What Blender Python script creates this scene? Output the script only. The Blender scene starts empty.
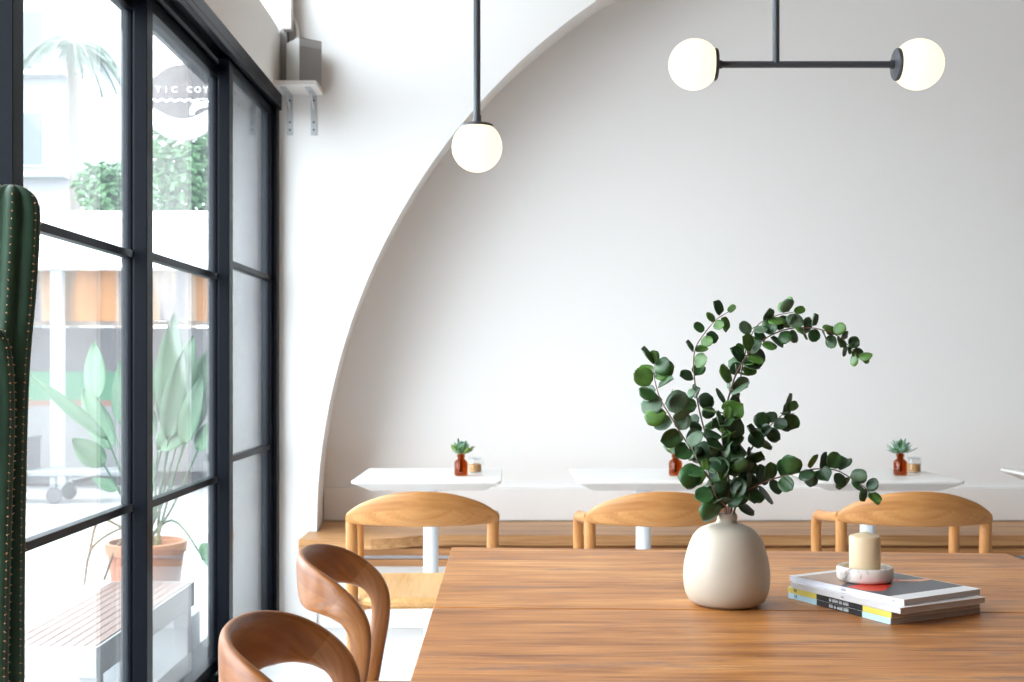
import bpy, bmesh, math, random
from mathutils import Vector, Matrix
random.seed(7)
S = bpy.context.scene
COL = S.collection
F = 1180.0; VX = 508.0; VY = 368.0; CZ = 1.2
PI = math.pi
def P(x, y, D):            # a point seen at pixel x,y, D metres in front of the camera
    return Vector(((x-VX)*D/F, D, CZ-(y-VY)*D/F))
def G(x, y, z):            # point on the horizontal plane at height z
    return P(x, y, (CZ-z)*F/(y-VY))

# ------------------------------------------------------------------ materials
MATS = {}
def mat(name, col, rough=.5, metal=0, bump=0, bscale=40, emit=None, es=0, trans=0, var=0, vscale=6, spec=None, sss=0, coat=0):
    if name in MATS: return MATS[name]
    m = bpy.data.materials.new(name); m.use_nodes = True
    nt = m.node_tree; b = nt.nodes['Principled BSDF']
    b.inputs['Base Color'].default_value = (*col, 1)
    b.inputs['Roughness'].default_value = rough
    b.inputs['Metallic'].default_value = metal
    if spec is not None: b.inputs['Specular IOR Level'].default_value = spec
    if coat: b.inputs['Coat Weight'].default_value = coat; b.inputs['Coat Roughness'].default_value = .15
    if trans: b.inputs['Transmission Weight'].default_value = trans
    if sss:
        b.inputs['Subsurface Weight'].default_value = sss
        b.inputs['Subsurface Radius'].default_value = (.02, .012, .008)
    if emit:
        b.inputs['Emission Color'].default_value = (*emit, 1); b.inputs['Emission Strength'].default_value = es
    tc = nt.nodes.new('ShaderNodeTexCoord')
    if bump:
        n = nt.nodes.new('ShaderNodeTexNoise'); n.inputs['Scale'].default_value = bscale; n.inputs['Detail'].default_value = 4
        nt.links.new(tc.outputs['Object'], n.inputs['Vector'])
        bp = nt.nodes.new('ShaderNodeBump'); bp.inputs['Strength'].default_value = bump; bp.inputs['Distance'].default_value = .01
        nt.links.new(n.outputs['Fac'], bp.inputs['Height']); nt.links.new(bp.outputs['Normal'], b.inputs['Normal'])
    if var:
        n = nt.nodes.new('ShaderNodeTexNoise'); n.inputs['Scale'].default_value = vscale; n.inputs['Detail'].default_value = 3
        nt.links.new(tc.outputs['Object'], n.inputs['Vector'])
        r = nt.nodes.new('ShaderNodeValToRGB')
        r.color_ramp.elements[0].position = .3; r.color_ramp.elements[1].position = .7
        r.color_ramp.elements[0].color = (*[c*(1-var) for c in col], 1)
        r.color_ramp.elements[1].color = (*[min(1, c*(1+var)) for c in col], 1)
        nt.links.new(n.outputs['Fac'], r.inputs['Fac']); nt.links.new(r.outputs['Color'], b.inputs['Base Color'])
    MATS[name] = m
    return m

def wood(name, cols, coord='Object', grain=(1.2, 22, 22), rough=.42, planks=None, streak=.0, bump=.08, spec=.4, knots=False):
    """cols: list of (pos, rgb). grain: noise scale per axis (small along the grain)."""
    m = bpy.data.materials.new(name); m.use_nodes = True
    nt = m.node_tree; L = nt.links; N = nt.nodes; b = N['Principled BSDF']
    b.inputs['Roughness'].default_value = rough; b.inputs['Specular IOR Level'].default_value = spec
    tc = N.new('ShaderNodeTexCoord')
    vec = tc.outputs[coord]
    pr = None
    if planks:                     # offset and tint per plank (planks run along X, stacked in Y)
        sep = N.new('ShaderNodeSeparateXYZ'); L.new(vec, sep.inputs[0])
        skew = N.new('ShaderNodeMath'); skew.operation = 'MULTIPLY_ADD'; L.new(sep.outputs['X'], skew.inputs[0])
        skew.inputs[1].default_value = planks[1]; L.new(sep.outputs['Y'], skew.inputs[2])
        dv = N.new('ShaderNodeMath'); dv.operation = 'DIVIDE'; L.new(skew.outputs[0], dv.inputs[0]); dv.inputs[1].default_value = planks[0]
        fl = N.new('ShaderNodeMath'); fl.operation = 'FLOOR'; L.new(dv.outputs[0], fl.inputs[0])
        wn = N.new('ShaderNodeTexWhiteNoise'); wn.noise_dimensions = '1D'; L.new(fl.outputs[0], wn.inputs['W'])
        pr = wn.outputs['Value']
        ml = N.new('ShaderNodeMath'); ml.operation = 'MULTIPLY'; L.new(fl.outputs[0], ml.inputs[0]); ml.inputs[1].default_value = 7.31
        cmb = N.new('ShaderNodeCombineXYZ'); L.new(ml.outputs[0], cmb.inputs['X'])
        add = N.new('ShaderNodeVectorMath'); add.operation = 'ADD'; L.new(vec, add.inputs[0]); L.new(cmb.outputs[0], add.inputs[1])
        vec = add.outputs[0]
    mp = N.new('ShaderNodeMapping'); mp.inputs['Scale'].default_value = grain; L.new(vec, mp.inputs['Vector'])
    n1 = N.new('ShaderNodeTexNoise'); n1.inputs['Scale'].default_value = 1; n1.inputs['Detail'].default_value = 5
    n1.inputs['Roughness'].default_value = .6; n1.inputs['Distortion'].default_value = .6; L.new(mp.outputs[0], n1.inputs['Vector'])
    mp2 = N.new('ShaderNodeMapping'); mp2.inputs['Scale'].default_value = tuple(g*(5 if g > 4 else 2.2) for g in grain); L.new(vec, mp2.inputs['Vector'])
    n2 = N.new('ShaderNodeTexNoise'); n2.inputs['Scale'].default_value = 1; n2.inputs['Detail'].default_value = 3; L.new(mp2.outputs[0], n2.inputs['Vector'])
    mx = N.new('ShaderNodeMath'); mx.operation = 'MULTIPLY_ADD'; L.new(n2.outputs['Fac'], mx.inputs[0]); mx.inputs[1].default_value = .6
    L.new(n1.outputs['Fac'], mx.inputs[2])
    sb = N.new('ShaderNodeMath'); sb.operation = 'SUBTRACT'; L.new(mx.outputs[0], sb.inputs[0]); sb.inputs[1].default_value = .3
    out = sb.outputs[0]
    if pr is not None:
        ma = N.new('ShaderNodeMath'); ma.operation = 'MULTIPLY_ADD'; L.new(pr, ma.inputs[0]); ma.inputs[1].default_value = .16; L.new(out, ma.inputs[2])
        s2 = N.new('ShaderNodeMath'); s2.operation = 'SUBTRACT'; L.new(ma.outputs[0], s2.inputs[0]); s2.inputs[1].default_value = .08
        out = s2.outputs[0]
    r = N.new('ShaderNodeValToRGB'); cr = r.color_ramp
    cr.elements[0].position = cols[0][0]; cr.elements[0].color = (*cols[0][1], 1)
    cr.elements[1].position = cols[-1][0]; cr.elements[1].color = (*cols[-1][1], 1)
    for p, c in cols[1:-1]:
        e = cr.elements.new(p); e.color = (*c, 1)
    L.new(out, r.inputs['Fac'])
    colo = r.outputs['Color']
    if streak:                     # weathered grey-brown patches with a shape of their own
        mp3 = N.new('ShaderNodeMapping'); mp3.inputs['Scale'].default_value = (3.2, 17, 17); mp3.inputs['Location'].default_value = (3.3, 1.7, 0); L.new(vec, mp3.inputs['Vector'])
        n3 = N.new('ShaderNodeTexNoise'); n3.inputs['Scale'].default_value = 1; n3.inputs['Detail'].default_value = 6; n3.inputs['Roughness'].default_value = .7; L.new(mp3.outputs[0], n3.inputs['Vector'])
        r3 = N.new('ShaderNodeValToRGB'); r3.color_ramp.elements[0].position = .55; r3.color_ramp.elements[0].color = (0, 0, 0, 1)
        r3.color_ramp.elements[1].position = .68; r3.color_ramp.elements[1].color = (streak,)*3+(1,)
        L.new(n3.outputs['Fac'], r3.inputs['Fac'])
        mc = N.new('ShaderNodeMixRGB'); L.new(r3.outputs['Color'], mc.inputs['Fac']); L.new(colo, mc.inputs['Color1']); mc.inputs['Color2'].default_value = (.19, .10, .075, 1)
        colo = mc.outputs['Color']
    L.new(colo, b.inputs['Base Color'])
    bp = N.new('ShaderNodeBump'); bp.inputs['Strength'].default_value = bump; bp.inputs['Distance'].default_value = .004
    L.new(n2.outputs['Fac'], bp.inputs['Height']); L.new(bp.outputs['Normal'], b.inputs['Normal'])
    MATS[name] = m
    return m

def glassmat(name, veil=.10, veilcol=(.9, .95, 1), tint=(.97, .985, .98)):
    m = bpy.data.materials.new(name); m.use_nodes = True
    nt = m.node_tree; N = nt.nodes; L = nt.links
    N.remove(N['Principled BSDF']); o = N['Material Output']
    tr = N.new('ShaderNodeBsdfTransparent'); tr.inputs[0].default_value = (*tint, 1)
    gl = N.new('ShaderNodeBsdfGlossy'); gl.inputs['Roughness'].default_value = .0; gl.inputs[0].default_value = (1, 1, 1, 1)
    fr = N.new('ShaderNodeFresnel'); ge = N.new('ShaderNodeNewGeometry')      # the same reflectance on both faces of the pane
    mi = N.new('ShaderNodeMapRange'); L.new(ge.outputs['Backfacing'], mi.inputs['Value']); mi.inputs['To Min'].default_value = 1.35; mi.inputs['To Max'].default_value = 1/1.35
    L.new(mi.outputs['Result'], fr.inputs['IOR'])
    tl = N.new('ShaderNodeBsdfTranslucent'); tl.inputs[0].default_value = (*veilcol, 1)
    mf = N.new('ShaderNodeMixShader'); mf.inputs[0].default_value = veil; L.new(tr.outputs[0], mf.inputs[1]); L.new(tl.outputs[0], mf.inputs[2])
    ms = N.new('ShaderNodeMixShader'); L.new(fr.outputs[0], ms.inputs[0]); L.new(mf.outputs[0], ms.inputs[1]); L.new(gl.outputs[0], ms.inputs[2])
    L.new(ms.outputs[0], o.inputs['Surface'])
    return m

M_wall = mat('white_plaster', (.85, .835, .82), .85, bump=.03, bscale=9)
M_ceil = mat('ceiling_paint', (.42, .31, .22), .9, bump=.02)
M_floor = mat('polished_pale_floor', (.66, .66, .66), .32, bump=.02, bscale=5, var=.05, vscale=2.5)
M_black = mat('black_steel', (.004, .005, .008), .33, spec=.06, bump=.02, bscale=120)
M_charcoal = mat('charcoal_metal', (.055, .058, .065), .38, metal=.2, bump=.01)
M_white = mat('white_lacquer', (.80, .78, .755), .38, bump=.01)
M_whitemetal = mat('white_metal', (.72, .76, .80), .4, bump=.01)
M_globe = mat('opal_glass_lit', (.3, .28, .22), .3, emit=(1, .80, .53), es=1.5)
M_teak = wood('teak_table', [(.20, (.19, .064, .017)), (.38, (.36, .137, .036)), (.56, (.48, .200, .056)), (.80, (.63, .325, .12))], grain=(3.0, 24, 24), planks=(.135, .045), streak=.9, rough=.4, bump=.12, spec=.28)
M_walnut = wood('brown_chair_wood', [(.25, (.15, .048, .011)), (.5, (.245, .086, .021)), (.78, (.35, .14, .038))], coord='UV', grain=(3, 20, 20), rough=.36, spec=.4)
M_walnut2 = wood('brown_chair_leg_wood', [(.25, (.17, .062, .018)), (.5, (.27, .105, .032)), (.78, (.38, .165, .056))], coord='UV', grain=(3, 36, 36), rough=.34, spec=.5)
M_oak = wood('honey_oak', [(.25, (.37, .150, .042)), (.5, (.50, .225, .070)), (.78, (.61, .31, .11))], coord='UV', grain=(3, 30, 30), rough=.4)
M_oaks = wood('honey_oak_seat', [(.25, (.52, .27, .09)), (.5, (.64, .36, .135)), (.78, (.72, .44, .19))], grain=(24, 2, 24), rough=.4)
M_bench = wood('bench_wood', [(.25, (.30, .14, .055)), (.5, (.46, .23, .09)), (.78, (.64, .37, .165))], grain=(1.5, 30, 40), rough=.4, planks=(.058, 0))
M_benchslat = wood('bench_slat_wood', [(.25, (.26, .11, .04)), (.5, (.42, .19, .07)), (.78, (.58, .30, .12))], grain=(1.5, 30, 40), rough=.45)
M_vase = mat('cream_ceramic', (0.470, 0.412, 0.332), .42, bump=.03, bscale=60, var=.05, vscale=14)
M_stem = mat('stem_red_brown', (.16, .075, .05), .6, bump=.05)
M_leaf = [mat('leaf_deep_green', (0.031, 0.093, 0.023), .42, var=.3, vscale=60),
          mat('leaf_grey_green', (0.094, 0.155, 0.088), .5, var=.25, vscale=60),
          mat('leaf_fresh_green', (0.077, 0.174, 0.029), .42, var=.3, vscale=60),
          mat('leaf_dark', (0.021, 0.056, 0.019), .45, var=.3, vscale=60)]
M_sprig = [mat('sprig_green', (.09, .20, .07), .5), mat('sprig_grey_green', (.20, .33, .24), .5), mat('sprig_lime', (.26, .38, .06), .5)]
M_candle = mat('ivory_wax', (.74, .58, .37), .5, sss=.25)
M_amber = glassmat('amber_glass', .07, (.50, .18, .04), (.78, .45, .17))
M_clear = glassmat('clear_glass_small', .12)
M_glass = glassmat('window_glass', .016)  # slight translucency imitates the pale haze of glare over the street
M_stone = mat('stone', (.5, .48, .46), .8, bump=.2, var=.1)
M_terra = mat('terracotta', (0.331, 0.124, 0.062), .8, bump=.05, var=.08)

def marble():
    m = mat('white_marble', (.72, .68, .63), .22)
    nt = m.node_tree; b = nt.nodes['Principled BSDF']
    tc = nt.nodes.new('ShaderNodeTexCoord'); n = nt.nodes.new('ShaderNodeTexNoise'); n.inputs['Scale'].default_value = 22; n.inputs['Detail'].default_value = 4; n.inputs['Distortion'].default_value = 1.2
    nt.links.new(tc.outputs['Object'], n.inputs['Vector'])
    r = nt.nodes.new('ShaderNodeValToRGB'); e = r.color_ramp.elements
    e[0].position = .30; e[0].color = (.22, .18, .17, 1); e[1].position = .46; e[1].color = (.74, .70, .64, 1)
    nt.links.new(n.outputs['Fac'], r.inputs['Fac']); nt.links.new(r.outputs['Color'], b.inputs['Base Color'])
    return m
M_marble = marble()

# ------------------------------------------------------------------ object helpers
def link(o, parent=None):
    COL.objects.link(o)
    if parent: o.parent = parent
    return o
def tag(o, label=None, cat=None, group=None, kind=None):
    if label: o['label'] = label
    if cat: o['category'] = cat
    if group: o['group'] = group
    if kind: o['kind'] = kind
    return o
def thing(name, label, cat, loc=(0, 0, 0), rz=0, group=None):
    o = bpy.data.objects.new(name, None); o.empty_display_size = .05
    link(o); o.location = loc; o.rotation_euler = (0, 0, rz)
    return tag(o, label, cat, group)
def obj(name, bm, m, parent=None, smooth=True, bevel=0, solid=0, sub=0, angle=40):
    me = bpy.data.meshes.new(name)
    bmesh.ops.recalc_face_normals(bm, faces=bm.faces)
    if not solid and angle:
        for e in bm.edges:
            if len(e.link_faces) == 2 and e.calc_face_angle(0) > math.radians(angle): e.smooth = False
    bm.to_mesh(me); bm.free()
    for p in me.polygons: p.use_smooth = smooth
    for mm in (m if isinstance(m, (list, tuple)) else [m]): me.materials.append(mm)
    o = link(bpy.data.objects.new(name, me), parent)
    if bevel:
        md = o.modifiers.new('bevel', 'BEVEL'); md.width = bevel; md.segments = 3; md.limit_method = 'ANGLE'; md.angle_limit = math.radians(40); md.harden_normals = False
    if solid:
        md = o.modifiers.new('solid', 'SOLIDIFY'); md.thickness = solid; md.offset = 0
    if sub:
        md = o.modifiers.new('sub', 'SUBSURF'); md.levels = sub; md.render_levels = sub
    return o
def BM():
    return bmesh.new()
def box(bm, x0, x1, y0, y1, z0, z1, M=None, mi=0):
    vs = [bm.verts.new(Vector(c)) for c in ((x0,y0,z0),(x1,y0,z0),(x1,y1,z0),(x0,y1,z0),(x0,y0,z1),(x1,y0,z1),(x1,y1,z1),(x0,y1,z1))]
    if M is not None:
        for v in vs: v.co = M @ v.co
    for f in ((0,3,2,1),(4,5,6,7),(0,1,5,4),(1,2,6,5),(2,3,7,6),(3,0,4,7)):
        bm.faces.new([vs[i] for i in f]).material_index = mi
    return vs
def prism(bm, pts, z0, z1, inset0=0, mi=0):
    n = len(pts)
    a = [bm.verts.new((x, y, z0)) for x, y in pts]; b = [bm.verts.new((x, y, z1)) for x, y in pts]
    bm.faces.new(a[::-1]).material_index = mi; bm.faces.new(b).material_index = mi
    for i in range(n):
        bm.faces.new((a[i], a[(i+1) % n], b[(i+1) % n], b[i])).material_index = mi
def lathe(bm, prof, seg=40, c=(0, 0, 0), mi=0, axis='Z'):
    rings = []
    for r, z in prof:
        if r < 1e-5:
            rings.append([bm.verts.new(_ax(0, 0, z, c, axis))])
        else:
            rings.append([bm.verts.new(_ax(r*math.cos(2*PI*i/seg), r*math.sin(2*PI*i/seg), z, c, axis)) for i in range(seg)])
    for a, b in zip(rings, rings[1:]):
        if len(a) == 1 and len(b) == 1: continue
        for i in range(seg):
            j = (i+1) % seg
            if len(a) == 1: f = bm.faces.new((a[0], b[j], b[i]))
            elif len(b) == 1: f = bm.faces.new((a[i], a[j], b[0]))
            else: f = bm.faces.new((a[i], a[j], b[j], b[i]))
            f.material_index = mi
    if len(rings[0]) > 1: bm.faces.new(rings[0][::-1]).material_index = mi
    if len(rings[-1]) > 1: bm.faces.new(rings[-1]).material_index = mi
def _ax(x, y, z, c, axis):
    if axis == 'X': x, y, z = z, x, y
    if axis == 'Y': x, y, z = x, z, y
    return (x+c[0], y+c[1], z+c[2])
def crv(pts, n=8):
    """Catmull-Rom through tuples of any length"""
    p = [tuple(2*a-b for a, b in zip(pts[0], pts[1]))]+list(pts)+[tuple(2*a-b for a, b in zip(pts[-1], pts[-2]))]
    out = []
    for i in range(1, len(p)-2):
        for k in range(n):
            t = k/n
            out.append(tuple(.5*((2*b)+(-a+c)*t+(2*a-5*b+4*c-d)*t*t+(-a+3*b-3*c+d)*t**3) for a, b, c, d in zip(p[i-1], p[i], p[i+1], p[i+2])))
    out.append(tuple(pts[-1]))
    return out
def sweep(bm, C, Sd, Up, hw, hh, seg=20, ex=2.6, mi=0, roundcap=False):
    """closed superellipse section along centres C; Sd,Up unit vectors, hw,hh half sizes; writes metric UVs"""
    uvl = bm.loops.layers.uv.verify()
    rings = []; uu = []; L = 0
    for k, c in enumerate(C):
        if k: L += (C[k]-C[k-1]).length
        uu.append(L)
        r = []
        for i in range(seg):
            a = 2*PI*i/seg; ca, sa = math.cos(a), math.sin(a)
            x = math.copysign(abs(ca)**(2/ex), ca)*hw[k]; y = math.copysign(abs(sa)**(2/ex), sa)*hh[k]
            r.append(bm.verts.new(c+Sd[k]*x+Up[k]*y))
        rings.append(r)
    for k in range(len(rings)-1):
        per = 2*(hw[k]+hh[k])*1.6
        for i in range(seg):
            j = (i+1) % seg
            f = bm.faces.new((rings[k][i], rings[k][j], rings[k+1][j], rings[k+1][i])); f.material_index = mi
            va, vb = per*i/seg, per*(i+1)/seg
            for lp, uv in zip(f.loops, ((uu[k], va), (uu[k], vb), (uu[k+1], vb), (uu[k+1], va))): lp[uvl].uv = uv
    for r, s in ((rings[0][::-1], -1), (rings[-1], 1)):
        f = bm.faces.new(r); f.material_index = mi
def tube(bm, pts, r, seg=12, mi=0, ref=Vector((0, 0, 1)), ex=2.0):
    pts = [Vector(p) for p in pts]; n = len(pts)
    rr = r if isinstance(r, (list, tuple)) else [r]*n
    Sd = []; Up = []
    prev = None
    for i in range(n):
        t = (pts[min(i+1, n-1)]-pts[max(i-1, 0)]).normalized()
        if prev is None:
            a = ref if abs(t.dot(ref)) < .95 else Vector((1, 0, 0))
            s = t.cross(a).normalized()
        else:
            s = (prev-t*prev.dot(t)).normalized()
        prev = s; Sd.append(s); Up.append(t.cross(s).normalized())
    sweep(bm, pts, Sd, Up, rr, rr, seg, ex, mi)
def copy_tree(o, parent=None):
    c = o.copy(); COL.objects.link(c); c.parent = parent
    for ch in [x for x in list(COL.objects) if x.parent == o]: copy_tree(ch, c)
    return c

# ------------------------------------------------------------------ room shell
XW = -1.065            # room face of the glazed wall
YF = 5.43              # front wall layer with the arch
YB = 5.82              # recessed wall
ZC = 3.9; XR = 5.6; YN = -2.8
AX, AZ, AR, AB = 2.07, .455, 2.95, 2.982      # arch centre, radius at the front face and at the recess
def struct(name, bm, m, **k):
    o = obj(name, bm, m, **k); o['kind'] = 'structure'; return o
bm = BM(); box(bm, -1.25, XR+.2, YN, YB+.15, -.2, 0); struct('floor', bm, M_floor, smooth=False)
bm = BM(); box(bm, -1.45, XR+.2, YN-.2, YB+.15, ZC, ZC+.15); struct('ceiling', bm, M_ceil, smooth=False)
bm = BM(); box(bm, -1.25, XR+.2, YB, YB+.15, 0, ZC); struct('wall_back', bm, M_wall, smooth=False)
# arch layer
bm = BM()
path = [(AX-AR*math.cos(PI*i/96), AZ+AR*math.sin(PI*i/96)) for i in range(97)]+[(AX+AR, 0)]
top = [(-1.25, 0)]+[(-1.25, ZC)]
fr = [(x, z) for x, z in path]
def v2(x, y, z): return bm.verts.new((x, y, z))
cf = [(v2(x, YF, z), v2(AX+(x-AX)*AB/AR, YB, z if z < AZ else AZ+(z-AZ)*AB/AR), v2(x, YF, ZC), v2(x, YB, ZC)) for x, z in fr]
for a, b in zip(cf, cf[1:]):
    bm.faces.new((a[0], b[0], b[1], a[1]))
    if (a[0].co-b[0].co).length > 1e-6 and abs(a[0].co.x-b[0].co.x) > 1e-5:
        bm.faces.new((a[0], a[2], b[2], b[0]))
prism(bm, [(-1.25, YF), (AX-AR, YF), (AX-AB, YB), (-1.25, YB)], 0, ZC)
prism(bm, [(AX+AR, YF), (XR, YF), (XR, YB), (AX+AB, YB)], 0, ZC)
struct('wall_front', bm, M_wall, smooth=True, angle=30)
bm = BM(); box(bm, XR, XR+.2, YN, YB, 0, ZC); struct('wall_right', bm, mat('taupe_plaster', (.34, .28, .23), .9, bump=.03), smooth=False)
# glazed left wall: plaster band over the doors, clerestory, top band
bm = BM()
box(bm, -1.25, -1.04, YN, YF, 2.46, 2.746)
box(bm, -1.25, -1.04, YN, YF, 3.55, ZC)
box(bm, -1.25, -1.04, YN, .9, 0, 2.46)  # unseen stretch beside the camera, closed to keep daylight off the foreground
for y in (-1.7, .75, 3.1): box(bm, -1.20, -1.10, y, y+.06, 2.746, 3.55)
struct('wall_left', bm, M_wall, smooth=False, bevel=.004)
# clerestory window
w = BM(); box(w, -1.165, -1.155, YN, YF, 2.746, 3.55)
wf = BM()
box(wf, -1.18, -1.14, YN, YF, 2.746, 2.775); box(wf, -1.18, -1.14, YN, YF, 3.52, 3.55)
for y in (-1.2, .2, 1.65, 3.13, 4.62): box(wf, -1.18, -1.14, y, y+.03, 2.775, 3.52)
win = struct('window_1', wf, M_white, smooth=False)
obj('pane', w, M_glass, win, smooth=False)
# unseen wall behind the camera, closed solid to dim the foreground
bm = BM(); box(bm, -1.25, XR, YN-.2, YN, 0, ZC); struct('wall_near', bm, MATS['taupe_plaster'], smooth=False)

# header and jamb
bm = BM()
box(bm, -1.24, -1.04, .905, YF-.002, 2.41, 2.4595); box(bm, -1.33, -1.24, .905, YF-.002, 2.446, 2.4595)
box(bm, -1.065, -1.04, .905, YF-.002, 2.385, 2.41)
for x in (-1.117, -1.172, -1.227): box(bm, x, x+.008, .905, YF-.002, 2.385, 2.41)
struct('trim_1', bm, M_black, smooth=False, bevel=.003)
bm = BM(); box(bm, -1.33, -1.052, YF-.065, YF-.001, 0.001, 2.409); struct('trim_2', bm, M_black, smooth=False, bevel=.003)
bm = BM()
box(bm, -1.33, -1.04, .905, YF-.066, 0, .012)
for x in (-1.117, -1.172, -1.227): box(bm, x, x+.008, .905, YF-.066, .012, .022)
struct('trim_3', bm, M_black, smooth=False)

def leaf_door(n, xf, y0, y1, ztop, m1, m2, gz, sf=.035):
    """sliding leaf: xf = room face; stiles, rails, two muntins, glass"""
    t = .042
    bm = BM()
    s = .062
    box(bm, xf-t, xf, y0, y0+s, .024, ztop); box(bm, xf-t, xf, y1-sf, y1, .024, ztop)
    box(bm, xf-t, xf, y0+s, y1-sf, .024, .075); box(bm, xf-t, xf, y0+s, y1-sf, gz, ztop)
    # slim raised bead round the glass
    box(bm, xf-t+.008, xf-.008, y0+s, y0+s+.01, .075, gz); box(bm, xf-t+.008, xf-.008, y1-sf-.004, y1-sf, .075, gz)
    r = struct('door_%d' % n, bm, M_black, smooth=False, bevel=.002)
    g = BM(); box(g, xf-t/2-.003, xf-t/2+.003, y0+s-.004, y1-sf+.004, .07, gz+.004); obj('glass_pane', g, M_glass, r, smooth=False)
    for z in (m1, m2):
        q = BM(); box(q, xf-t+.006, xf-.003, y0+s, y1-sf, z-.012, z+.012); obj('glazing_bar', q, M_black, r, smooth=False, bevel=.002)
    return r
d3 = leaf_door(3, -1.07, 4.53, 5.363, 2.392, 1.607, .844, 2.352, .026)
d2 = leaf_door(2, -1.125, 3.677, 4.62, 2.37, 1.556, .768, 2.328)
d1 = leaf_door(1, -1.18, 2.813, 3.76, 2.37, 1.559, .760, 2.328)
d0 = leaf_door(4, -1.235, 1.93, 2.895, 2.37, 1.559, .760, 2.328)

# white backrest board on the wall above the bench
bm = BM(); box(bm, AX-AB+.008, AX+AR-.01, YB-.028, YB-.001, .451, .612); struct('trim_4', bm, M_wall, smooth=False, bevel=.004)

# ------------------------------------------------------------------ bench
bench = thing('bench', 'long built-in wooden bench with stacked slats along the arched white wall', 'bench', (2, 5.5, 0))
BO = Vector((2, 5.5, 0))
def contour(d):
    pts = [(-.918+d, 5.165+d), (-.60, 5.175+d), (-.53, 5.20+d), (-.47, 5.235+d), (-.42, 5.27+d), (-.36, 5.295+d), (-.26, 5.30+d), (4.95-d, 5.30+d),
           (4.95-d, YB-.03), (AX-AB+.008, YB-.03), (AX-AR+.006, YF-.004), (-.918+d, YF-.004)]
    return [(x-BO.x, y-BO.y) for x, y in pts]
bm = BM(); prism(bm, contour(0), .402, .4495); obj('seat', bm, M_bench, bench, smooth=False, bevel=.004)
def contour2(d):
    pts = [(-.88+d, 5.302+d), (4.95-d, 5.302+d), (4.95-d, YB-.03), (AX-AB+.008, YB-.03), (AX-AR+.006, YF-.004), (-.88+d, YF-.004)]
    return [(x-BO.x, y-BO.y) for x, y in pts]
for z0, z1, d in ((.357, .389, .004), (.307, .338, .008)):
    bm = BM(); prism(bm, contour2(d), z0, z1); obj('slat', bm, M_benchslat, bench, smooth=False, bevel=.003)
bm = BM(); prism(bm, contour2(.04), .338, .357); obj('spacer', bm, M_whitemetal, bench, smooth=False)
bm = BM(); prism(bm, contour2(.03), .389, .402); obj('spacer', bm, M_benchslat, bench, smooth=False)
bm = BM(); box(bm, -.8795-BO.x, 4.9-BO.x, 5.44-BO.y, 5.78-BO.y, .001, .307); obj('plinth', bm, M_wall, bench, smooth=False)

# ------------------------------------------------------------------ cafe tables
def cafe_table(cx, label):
    t = thing('cafe_table', label, 'table', (cx, 5.005, 0), 0, 'white square cafe tables along the bench')
    bm = BM(); a, b, i = .300, .305, .072
    def rr(hx, hy, r, z, n=5):
        out = []
        for sx, sy, a0 in ((1, 1, 0), (-1, 1, 90), (-1, -1, 180), (1, -1, 270)):
            for k in range(n+1):
                an = math.radians(a0+90*k/n)
                out.append(bm.verts.new((sx*(hx-r)+r*math.cos(an), sy*(hy-r)+r*math.sin(an), z)))
        return out
    rings = [rr(a-i, b-i, .01, .704), rr(a-i+.004, b-i+.004, .012, .702+.003), rr(a-.002, b-.002, .02, .738), rr(a, b, .022, .741), rr(a, b, .022, .747), rr(a-.003, b-.003, .02, .75)]
    bm.faces.new(rings[0][::-1]); bm.faces.new(rings[-1])
    for p, q in zip(rings, rings[1:]):
        for k in range(len(p)): bm.faces.new((p[k], p[(k+1) % len(p)], q[(k+1) % len(p)], q[k]))
    obj('tabletop', bm, M_white, t, angle=25)
    bm = BM(); lathe(bm, [(.032, .012), (.032, .70)], 32); lathe(bm, [(.09, .694), (.09, .7035)], 32); obj('pedestal', bm, M_whitemetal, t)
    bm = BM(); lathe(bm, [(.26, .0005), (.262, .004), (.26, .009), (.06, .014), (.05, .02), (0, .02)], 64); obj('base', bm, M_whitemetal, t)
    return t
TX = [(426-VX)/F*4.705, (652-VX)/F*4.705, (890.5-VX)/F*4.705, (1137-VX)/F*4.705]
cafe_table(TX[0], 'white square cafe table nearest the glass doors')
cafe_table(TX[1], 'white square cafe table directly behind the eucalyptus vase')
cafe_table(TX[2], 'white square cafe table carrying the succulent bottle, behind the candle')
cafe_table(TX[3], 'white cafe table cut off by the right edge of the photo')

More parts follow.
